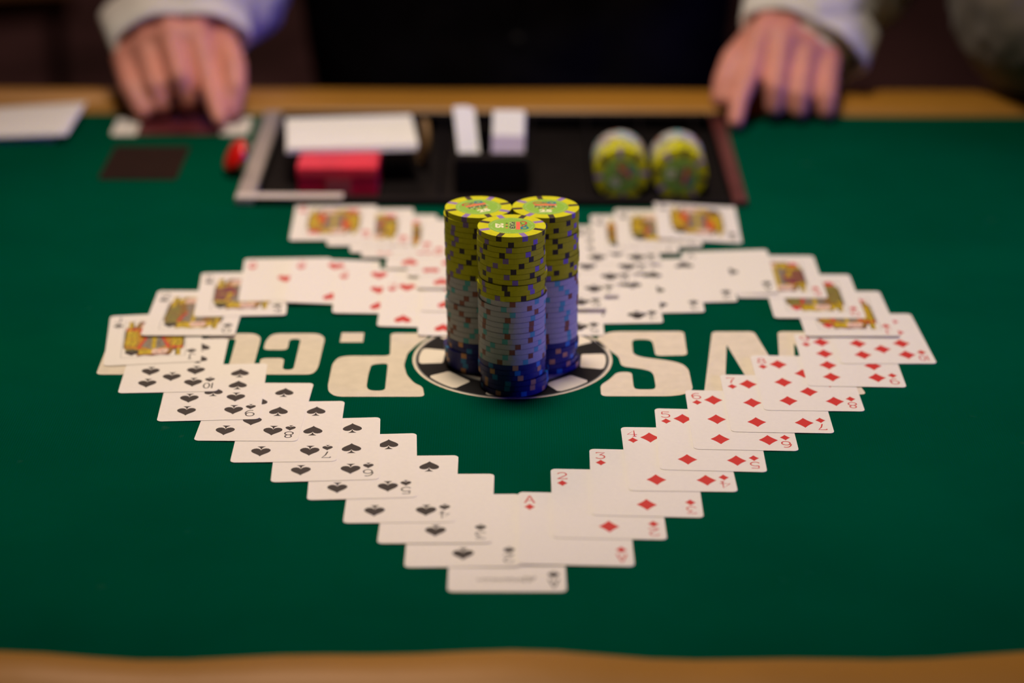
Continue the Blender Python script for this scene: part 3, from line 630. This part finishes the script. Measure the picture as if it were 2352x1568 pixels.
rnd = random.Random(5)
for col, (cx, side) in enumerate(((0.0868, 'left'), (0.1338, 'right'))):
    for k in range(14):
        kd = 'lime' if k < 8 else 'pale'
        if k == 0: lab = 'lime chip with green inlay at the front of the %s tray row' % side
        else: lab = '%s poker chip on edge in the %s tray row, %s from the front' % (CNAME[kd], side, ORD[k])
        c = chip(kd, lab, '%s chips standing in the tray' % CNAME[kd])
        c.location = (cx, 1.7430 + CTH * (k + 1), TZ - 0.0066 + CR)
        c.rotation_euler = (R(90), rnd.uniform(0, 6.28) if k else R(40 + 60 * col), 0)
        if k == 0:
            il = obj('inlay', INLAYM, c); obj('inlay_print', IPRINT, il, (0, 0, CTH - 0.00003))

# ------------------------------------------------------------------ loose things on the far felt
b = MB(); b.prism(rrect(CW, CH, 0.0032), 0, 0.0007); b.flat(rrect(CW, CH, 0.0032)[::-1], 0)
tag(obj('cut_card', b.mesh('cut_card', DARKCARD), None, (-0.3045, 1.8165, TZ + 0.0002), (0, 0, R(0))), 'dark brown cut card lying on the felt left of the tray', 'cut card')
rb = tag(empty('red_button', (-0.2262, 1.7880, TZ + 0.0002)), 'bright red round button leaning against the left tray rim', 'button')
tilt = Matrix.Rotation(R(-56), 4, 'Y') @ Matrix.Rotation(R(18), 4, 'X')
b = MB(); b.lathe([(0, 0), (0.0135, 0), (0.0148, 0.0012), (0.0148, 0.0035), (0.0125, 0.0055), (0.007, 0.0066), (0, 0.0069)], 36)
o = obj('cap', b.mesh('cap', REDBTN, True), rb); o.matrix_basis = Matrix.Translation((0.0020, 0, 0.0135)) @ tilt
b = MB(); b.lathe([(0, -0.0022), (0.0125, -0.0022), (0.0128, -0.0001), (0, -0.0001)], 36)
o = obj('base', b.mesh('base', SEAM, False), rb); o.matrix_basis = Matrix.Translation((0.0020, 0, 0.0135)) @ tilt
gc = tag(empty('grey_clip', (-0.2290, 1.8480, TZ + 0.0002)), 'small grey clip beside the left tray rim', 'clip')
obj('jaw', boxmesh('jaw', -0.0075, 0.0075, -0.011, 0.011, 0, 0.005, RIMREFL_CLIP, 0.0015), gc)
b = MB(); b.tube([(-0.006, -0.008, 0.0052), (-0.006, -0.004, 0.0105), (0.006, -0.004, 0.0105), (0.006, -0.008, 0.0052)], 0.0009, 8); obj('lever', b.mesh('lever', RIMREFL_CLIP, True), gc)
# folded sheet at the left edge, its near corner curled up
def curl_sheet():
    V = []; nx, ny = 14, 8; th = 0.0012
    for l in (0, 1):
        for j in range(ny + 1):
            for i in range(nx + 1):
                u, v = i / nx, j / ny
                x = -0.062 + 0.124 * u + 0.006 * v; y = -0.040 + 0.080 * v
                V.append((x, y, 0.0004 + 0.011 * (0.35 + 0.65 * u) * (0.55 + 0.45 * v) + th * l))
    n = (nx + 1) * (ny + 1); F = []
    for j in range(ny):
        for i in range(nx):
            a = j * (nx + 1) + i; F.append((a, a + nx + 1, a + nx + 2, a + 1)); F.append((n + a, n + a + 1, n + a + nx + 2, n + a + nx + 1))
    edge = [i for i in range(nx)] + [nx + (nx + 1) * j for j in range(ny)] + [(nx + 1) * ny + nx - i for i in range(nx)] + [(nx + 1) * (ny - j) for j in range(ny)]
    m = len(edge)
    for k in range(m): a, c = edge[k], edge[(k + 1) % m]; F.append((a, c, n + c, n + a))
    return mesh('sheet', V, F, WHITE, None, True)
env = tag(empty('envelope', (-0.4420, 1.9080, TZ + 0.0003), R(2)), 'white envelope with a lifted corner on the far left felt', 'envelope')
obj('envelope_front', curl_sheet(), env)
b = MB(); b.prism([(-0.060, -0.038), (0.050, -0.038), (0.052, 0.036), (-0.058, 0.036)], 0, 0.0003); obj('envelope_back', b.mesh('envelope_back', WHITE), env)
b = MB(); b.prism(rrect(0.118, 0.050, 0.004), 0, 0.0009); b.flat(rrect(0.118, 0.050, 0.004)[::-1], 0)
tag(obj('white_card', b.mesh('white_card', M_CARD), None, (-0.2870, 1.9180, TZ + 0.0002), (0, 0, R(1.5))), 'long white card half hidden under the dealer hand on the left', 'card')
b = MB(); b.prism(rrect(0.072, 0.054, 0.003), 0, 0.0008); b.flat(rrect(0.072, 0.054, 0.003)[::-1], 0)
tag(obj('cut_card', b.mesh('maroon_card', MAROONP), None, (-0.2880, 1.9180, TZ + 0.0013), (0, 0, R(1.5))), 'maroon cut card on the white card under the dealer hand', 'cut card')

# ------------------------------------------------------------------ people
def blob(chains, voxel, name, m, smooth=6, ratio=None, noise=0.0, nscale=0.06):
    """chains of tapered round segments fused into one continuous skin"""
    bm = bmesh.new()
    for ch in chains:
        for (p, r) in ch:
            bmesh.ops.create_icosphere(bm, subdivisions=3, radius=r, matrix=Matrix.Translation(p))
        for (p, r), (q, s) in zip(ch[:-1], ch[1:]):
            p, q = Vector(p), Vector(q); d = q - p
            if d.length < 1e-5: continue
            mt = Matrix.Translation((p + q) / 2) @ d.to_track_quat('Z', 'Y').to_matrix().to_4x4()
            bmesh.ops.create_cone(bm, cap_ends=True, segments=24, radius1=r, radius2=s, depth=d.length, matrix=mt)
    me = bpy.data.meshes.new(name); bm.to_mesh(me); bm.free()
    o = bpy.data.objects.new(name, me); COL.objects.link(o)
    md = o.modifiers.new('remesh', 'REMESH'); md.mode = 'VOXEL'; md.voxel_size = voxel
    md = o.modifiers.new('smooth', 'SMOOTH'); md.factor = 0.5; md.iterations = smooth
    if noise:
        t = bpy.data.textures.new(name + '_folds', 'CLOUDS'); t.noise_scale = nscale; t.noise_depth = 2
        md = o.modifiers.new('folds', 'DISPLACE'); md.texture = t; md.strength = noise; md.mid_level = 0.5; md.texture_coords = 'LOCAL'
    if ratio: md = o.modifiers.new('thin', 'DECIMATE'); md.ratio = ratio
    bpy.context.view_layer.update()
    out = bpy.data.meshes.new_from_object(o.evaluated_get(bpy.context.evaluated_depsgraph_get()))
    bpy.data.objects.remove(o); bpy.data.meshes.remove(me)
    out.name = name; out.materials.clear(); out.materials.append(m)
    out.polygons.foreach_set('use_smooth', [True] * len(out.polygons)); out.update()
    return out
def T(p): return (p[0], p[1], p[2] + TZ)
def C(*a): return [(T(p), r) for p, r in a]
def hand(wr, mcp, fing, thumb):
    ch = []
    for k, m in enumerate(mcp): ch.append(C((wr, 0.024), (m, 0.0118)))
    for k in range(3):
        ch.append(C((mcp[k], 0.0112), (mcp[k + 1], 0.0112)))
        mid = lambda a, t: tuple(a[i] * (1 - t) + wr[i] * t for i in range(3))
        ch.append(C((mid(mcp[k], .45), 0.0145), (mid(mcp[k + 1], .45), 0.0145)))
    for f, m in zip(fing, mcp):
        ch.append(C((m, 0.0118), (f[0], 0.0098), (f[1], 0.0086), (f[2], 0.0074)))
    ch.append(C((wr, 0.022), (thumb[0], 0.0155), (thumb[1], 0.0118), (thumb[2], 0.0105), (thumb[3], 0.0085)))
    return ch
LW = (-0.2960, 2.062, 0.078)
LH = hand(LW, [(-0.2790, 1.980, 0.0640), (-0.3035, 1.978, 0.0660), (-0.3265, 1.980, 0.0560), (-0.3455, 1.984, 0.0440)],
    [[(-0.2655, 1.9420, 0.0340), (-0.2580, 1.9190, 0.0200), (-0.2525, 1.9050, 0.0104)],
     [(-0.2895, 1.9360, 0.0390), (-0.2850, 1.9350, 0.0185), (-0.2845, 1.9430, 0.0120)],
     [(-0.3120, 1.9380, 0.0310), (-0.3080, 1.9330, 0.0150), (-0.3060, 1.9370, 0.0108)],
     [(-0.3345, 1.9440, 0.0280), (-0.3270, 1.9330, 0.0165), (-0.3215, 1.9280, 0.0106)]],
    [(-0.2640, 2.008, 0.0560), (-0.2455, 1.9590, 0.0450), (-0.2420, 1.9380, 0.0300), (-0.2440, 1.9270, 0.0130)])
RW = (0.2660, 2.062, 0.080)
RH = hand(RW, [(0.2175, 1.980, 0.0680), (0.2375, 1.978, 0.0660), (0.2595, 1.980, 0.0560), (0.2800, 1.984, 0.0460)],
    [[(0.2060, 1.9420, 0.0410), (0.1960, 1.9220, 0.0240), (0.1925, 1.9080, 0.0098)],
     [(0.2285, 1.9360, 0.0320), (0.2280, 1.9330, 0.0150), (0.2290, 1.9410, 0.0100)],
     [(0.2505, 1.9370, 0.0250), (0.2500, 1.9340, 0.0120), (0.2510, 1.9410, 0.0095)],
     [(0.2745, 1.9420, 0.0205), (0.2745, 1.9380, 0.0105), (0.2750, 1.9420, 0.0095)]],
    [(0.2210, 2.008, 0.0590), (0.1940, 1.9600, 0.0500), (0.1850, 1.9430, 0.0360), (0.1805, 1.9320, 0.0220)])
ELL, ELR = (-0.305, 2.25, 0.125), (0.352, 2.27, 0.150)
SHL, SHR = (-0.195, 2.42, 0.42), (0.190, 2.42, 0.42)
def trunk(cx, cy, k=1.0):
    ch = []
    for sx in (-1, 1):
        ch.append(C(((cx + sx * 0.085, cy + 0.03, -0.235), 0.105 * k), ((cx + sx * 0.10, cy + 0.02, -0.05), 0.115 * k), ((cx + sx * 0.105, cy + 0.01, 0.15), 0.120 * k), ((cx + sx * 0.105, cy + 0.01, 0.32), 0.115 * k), ((cx + sx * 0.10, cy + 0.02, 0.42), 0.075 * k)))
    ch.append(C(((cx, cy + 0.02, -0.20), 0.12 * k), ((cx, cy, 0.10), 0.135 * k), ((cx, cy, 0.34), 0.125 * k)))
    return ch
def legs(cx, cy, k=1.0):
    return [C(((cx + s * 0.085, cy + 0.03, -0.235), 0.088 * k), ((cx + s * 0.115, cy - 0.36, -0.215), 0.064 * k), ((cx + s * 0.115, cy - 0.33, -0.64), 0.042 * k), ((cx + s * 0.115, cy - 0.33, -0.706), 0.042 * k), ((cx + s * 0.12, cy - 0.45, -0.712), 0.036 * k)) for s in (-1, 1)]
def headneck(cx, cy):
    return [C(((cx, cy + 0.02, 0.42), 0.060), ((cx, cy, 0.56), 0.056)), C(((cx, cy - 0.015, 0.585), 0.062), ((cx, cy - 0.005, 0.67), 0.082), ((cx, cy + 0.015, 0.70), 0.085)),
            C(((cx, cy - 0.098, 0.645), 0.011), ((cx, cy - 0.082, 0.685), 0.008)), C(((cx - 0.08, cy + 0.01, 0.655), 0.016), ((cx - 0.082, cy + 0.01, 0.675), 0.016)), C(((cx + 0.08, cy + 0.01, 0.655), 0.016), ((cx + 0.082, cy + 0.01, 0.675), 0.016))]
def face_and_hair(p, cx, cy):
    hr = obj('hair', blob([C(((cx, cy + 0.03, 0.70), 0.088), ((cx, cy + 0.02, 0.735), 0.080)), C(((cx, cy + 0.06, 0.62), 0.055), ((cx, cy + 0.055, 0.70), 0.075))], 0.006, 'hair', HAIR, 3), p)
    for sx in (-1, 1):
        b = MB(); b.lathe([(0, -0.010), (0.007, -0.007), (0.010, 0), (0.007, 0.007), (0, 0.010)], 16); e = obj('eye', b.mesh('eye', WHITE, True), p, T((cx + sx * 0.031, cy - 0.077, 0.668)))
    b = MB(); b.tube([T((cx - 0.022, cy - 0.070, 0.614)), T((cx, cy - 0.079, 0.611)), T((cx + 0.022, cy - 0.070, 0.614))], 0.005, 8); obj('mouth', b.mesh('mouth', M_MAROON, True), p)
DX, DY = 0.005, 2.42
body = LH + RH + [C((LW, 0.027), (ELL, 0.038), (SHL, 0.050)), C((RW, 0.027), (ELR, 0.038), (SHR, 0.050))] + trunk(DX, DY) + legs(DX, DY) + headneck(DX, DY)
dealer = tag(obj('person', blob(body, 0.0030, 'person', SKIN, 3, 0.5)), 'person in white shirt and black vest with both hands on the far rail', 'person')
sl = [C(((-0.2960, 2.030, 0.0560), 0.0440), ((-0.2900, 2.085, 0.0800), 0.0580), ((-0.292, 2.17, 0.0880), 0.0680), (ELL, 0.0720), (SHL, 0.0780)),
      C(((-0.268, 2.10, 0.062), 0.045), ((-0.268, 2.18, 0.070), 0.058)),
      C(((0.2700, 2.022, 0.0600), 0.0430), ((0.2740, 2.045, 0.0660), 0.0480), ((0.2900, 2.085, 0.0820), 0.0600), ((0.325, 2.17, 0.0900), 0.0680), (ELR, 0.0720), (SHR, 0.0780))] + trunk(DX, DY, 1.05)
obj('shirt', blob(sl, 0.0055, 'shirt', SHIRT, 6, None, 0.016, 0.035), dealer)['label'] = 'loose white long-sleeved shirt'
def cuff(c, d, r, roll=0.0, name='cuff'):
    d = Vector(d).normalized(); q = d.to_track_quat('Z', 'Y').to_matrix().to_4x4(); b = MB()
    prof = [(r * 0.90, 0.0), (r * 0.97, -0.003), (r * 1.02, 0.0), (r * 1.05, 0.022), (r * 1.08, 0.052), (r * 1.04, 0.058), (r * 0.98, 0.050), (r * 0.92, 0.02), (r * 0.90, 0.0)]
    b.lathe(prof, 48)
    def sh(x, y, z):
        a = math.atan2(y, x); k = 1 + 0.045 * math.sin(3 * a + 0.6) + 0.03 * math.sin(7 * a)
        u, v = x * k * 1.06, y * k * 0.64; cr, sr = math.cos(R(roll)), math.sin(R(roll))
        return Vector((u * cr - v * sr, u * sr + v * cr, z + 0.006 * math.sin(2 * a)))
    b.V = [tuple(Matrix.Translation(T(c)) @ q @ sh(*v)) for v in b.V]
    return obj(name, b.mesh(name, SHIRT, True), dealer)
cuff((-0.2945, 1.9960, 0.0510), (-0.02, 0.075, 0.016), 0.0570, 0)['label'] = 'white shirt cuff'
cuff((0.2590, 1.9960, 0.0510), (0.16, 0.62, 0.20), 0.0550, 22)['label'] = 'white shirt cuff'
vest = obj('vest', blob(trunk(DX, DY, 1.13), 0.008, 'vest', VEST, 8, None, 0.010, 0.09), dealer); vest['label'] = 'black buttoned vest'
for k in range(5):
    b = MB(); b.lathe([(0, 0.004), (0.006, 0.0035), (0.008, 0.001), (0.008, -0.002), (0, -0.002)], 16)
    obj('button', b.mesh('button', SEAM, True), vest, T((DX, DY - 0.158, -0.10 + 0.085 * k)), (R(90), 0, 0))
obj('trousers', blob(legs(DX, DY, 1.12), 0.010, 'trousers', TROUSER, 4), dealer)
face_and_hair(dealer, DX, DY)
def chair(label, x, y, rz, group):
    c = tag(empty('hall_chair', (x, y, 0), rz), label, 'chair', group)
    obj('seat', boxmesh('seat', -0.22, 0.22, -0.22, 0.22, 0.335, 0.400, CHAIRF, 0.02, 3), c)
    b = MB(); b.box(-0.21, 0.21, 0.235, 0.275, 0.44, 0.90); obj('backrest', bevel(b.mesh('backrest', CHAIRF), 0.015, 3), c)
    for sx in (-1, 1):
        b = MB(); b.tube([(sx * 0.19, -0.19, 0), (sx * 0.19, -0.18, 0.334)], 0.012); obj('leg', b.mesh('leg', CHAIRL, True), c)
        b = MB(); b.tube([(sx * 0.19, 0.23, 0), (sx * 0.19, 0.228, 0.40), (sx * 0.19, 0.234, 0.60)], 0.012); obj('leg', b.mesh('leg', CHAIRL, True), c)
    return c
chair('brown hall chair under the dealer', DX, DY + 0.03, 0, 'hall chairs')

# neighbour at the right edge, grey sleeve on the rail
NX, NY = 0.80, 2.36
EL = (0.466, 2.005, 0.070); WRI = (0.560, 1.895, 0.040)
nb_hand = hand(WRI, [(0.615, 1.850, 0.048), (0.635, 1.860, 0.052), (0.655, 1.872, 0.050), (0.672, 1.888, 0.044)],
    [[(0.628, 1.815, 0.034), (0.638, 1.795, 0.020), (0.645, 1.785, 0.0100)], [(0.652, 1.822, 0.036), (0.664, 1.802, 0.022), (0.670, 1.792, 0.0100)],
     [(0.674, 1.838, 0.034), (0.686, 1.820, 0.020), (0.692, 1.810, 0.0100)], [(0.692, 1.860, 0.030), (0.702, 1.845, 0.018), (0.707, 1.836, 0.0100)]],
    [(0.590, 1.885, 0.040), (0.600, 1.840, 0.028), (0.610, 1.815, 0.020), (0.618, 1.798, 0.0105)])
OTH = (1.06, 2.20, 0.10)
nb = nb_hand + [C((WRI, 0.026), (EL, 0.038), ((NX - 0.19, NY, 0.42), 0.05)), C(((NX + 0.19, NY, 0.42), 0.05), (OTH, 0.04), ((0.98, 2.05, 0.06), 0.028), ((0.95, 1.99, 0.045), 0.020))] + trunk(NX, NY) + legs(NX, NY) + headneck(NX, NY)
neigh = tag(obj('person', blob(nb, 0.0034, 'neighbour', SKIN, 3, 0.4)), 'person in grey sleeve leaning on the rail at the right edge', 'person')
gs = [C(((0.520, 1.945, 0.052), 0.042), (EL, 0.064), ((0.470, 2.08, 0.12), 0.078), ((0.50, 2.16, 0.20), 0.084), ((NX - 0.19, NY, 0.42), 0.080)), C(((NX + 0.19, NY, 0.42), 0.078), (OTH, 0.062), ((0.99, 2.08, 0.075), 0.048))] + trunk(NX, NY, 1.08)
obj('shirt', blob(gs, 0.006, 'grey_shirt', GREYCLOTH, 6, None, 0.022, 0.05), neigh)['label'] = 'grey wrinkled shirt'
obj('trousers', blob(legs(NX, NY, 1.12), 0.010, 'trousers', TROUSER, 4), neigh)
face_and_hair(neigh, NX, NY)
chair('brown hall chair under the person in grey', NX, NY + 0.03, 0, 'hall chairs')
chair('brown hall chair far behind the table on the left', -1.02, 4.05, R(12), 'hall chairs')
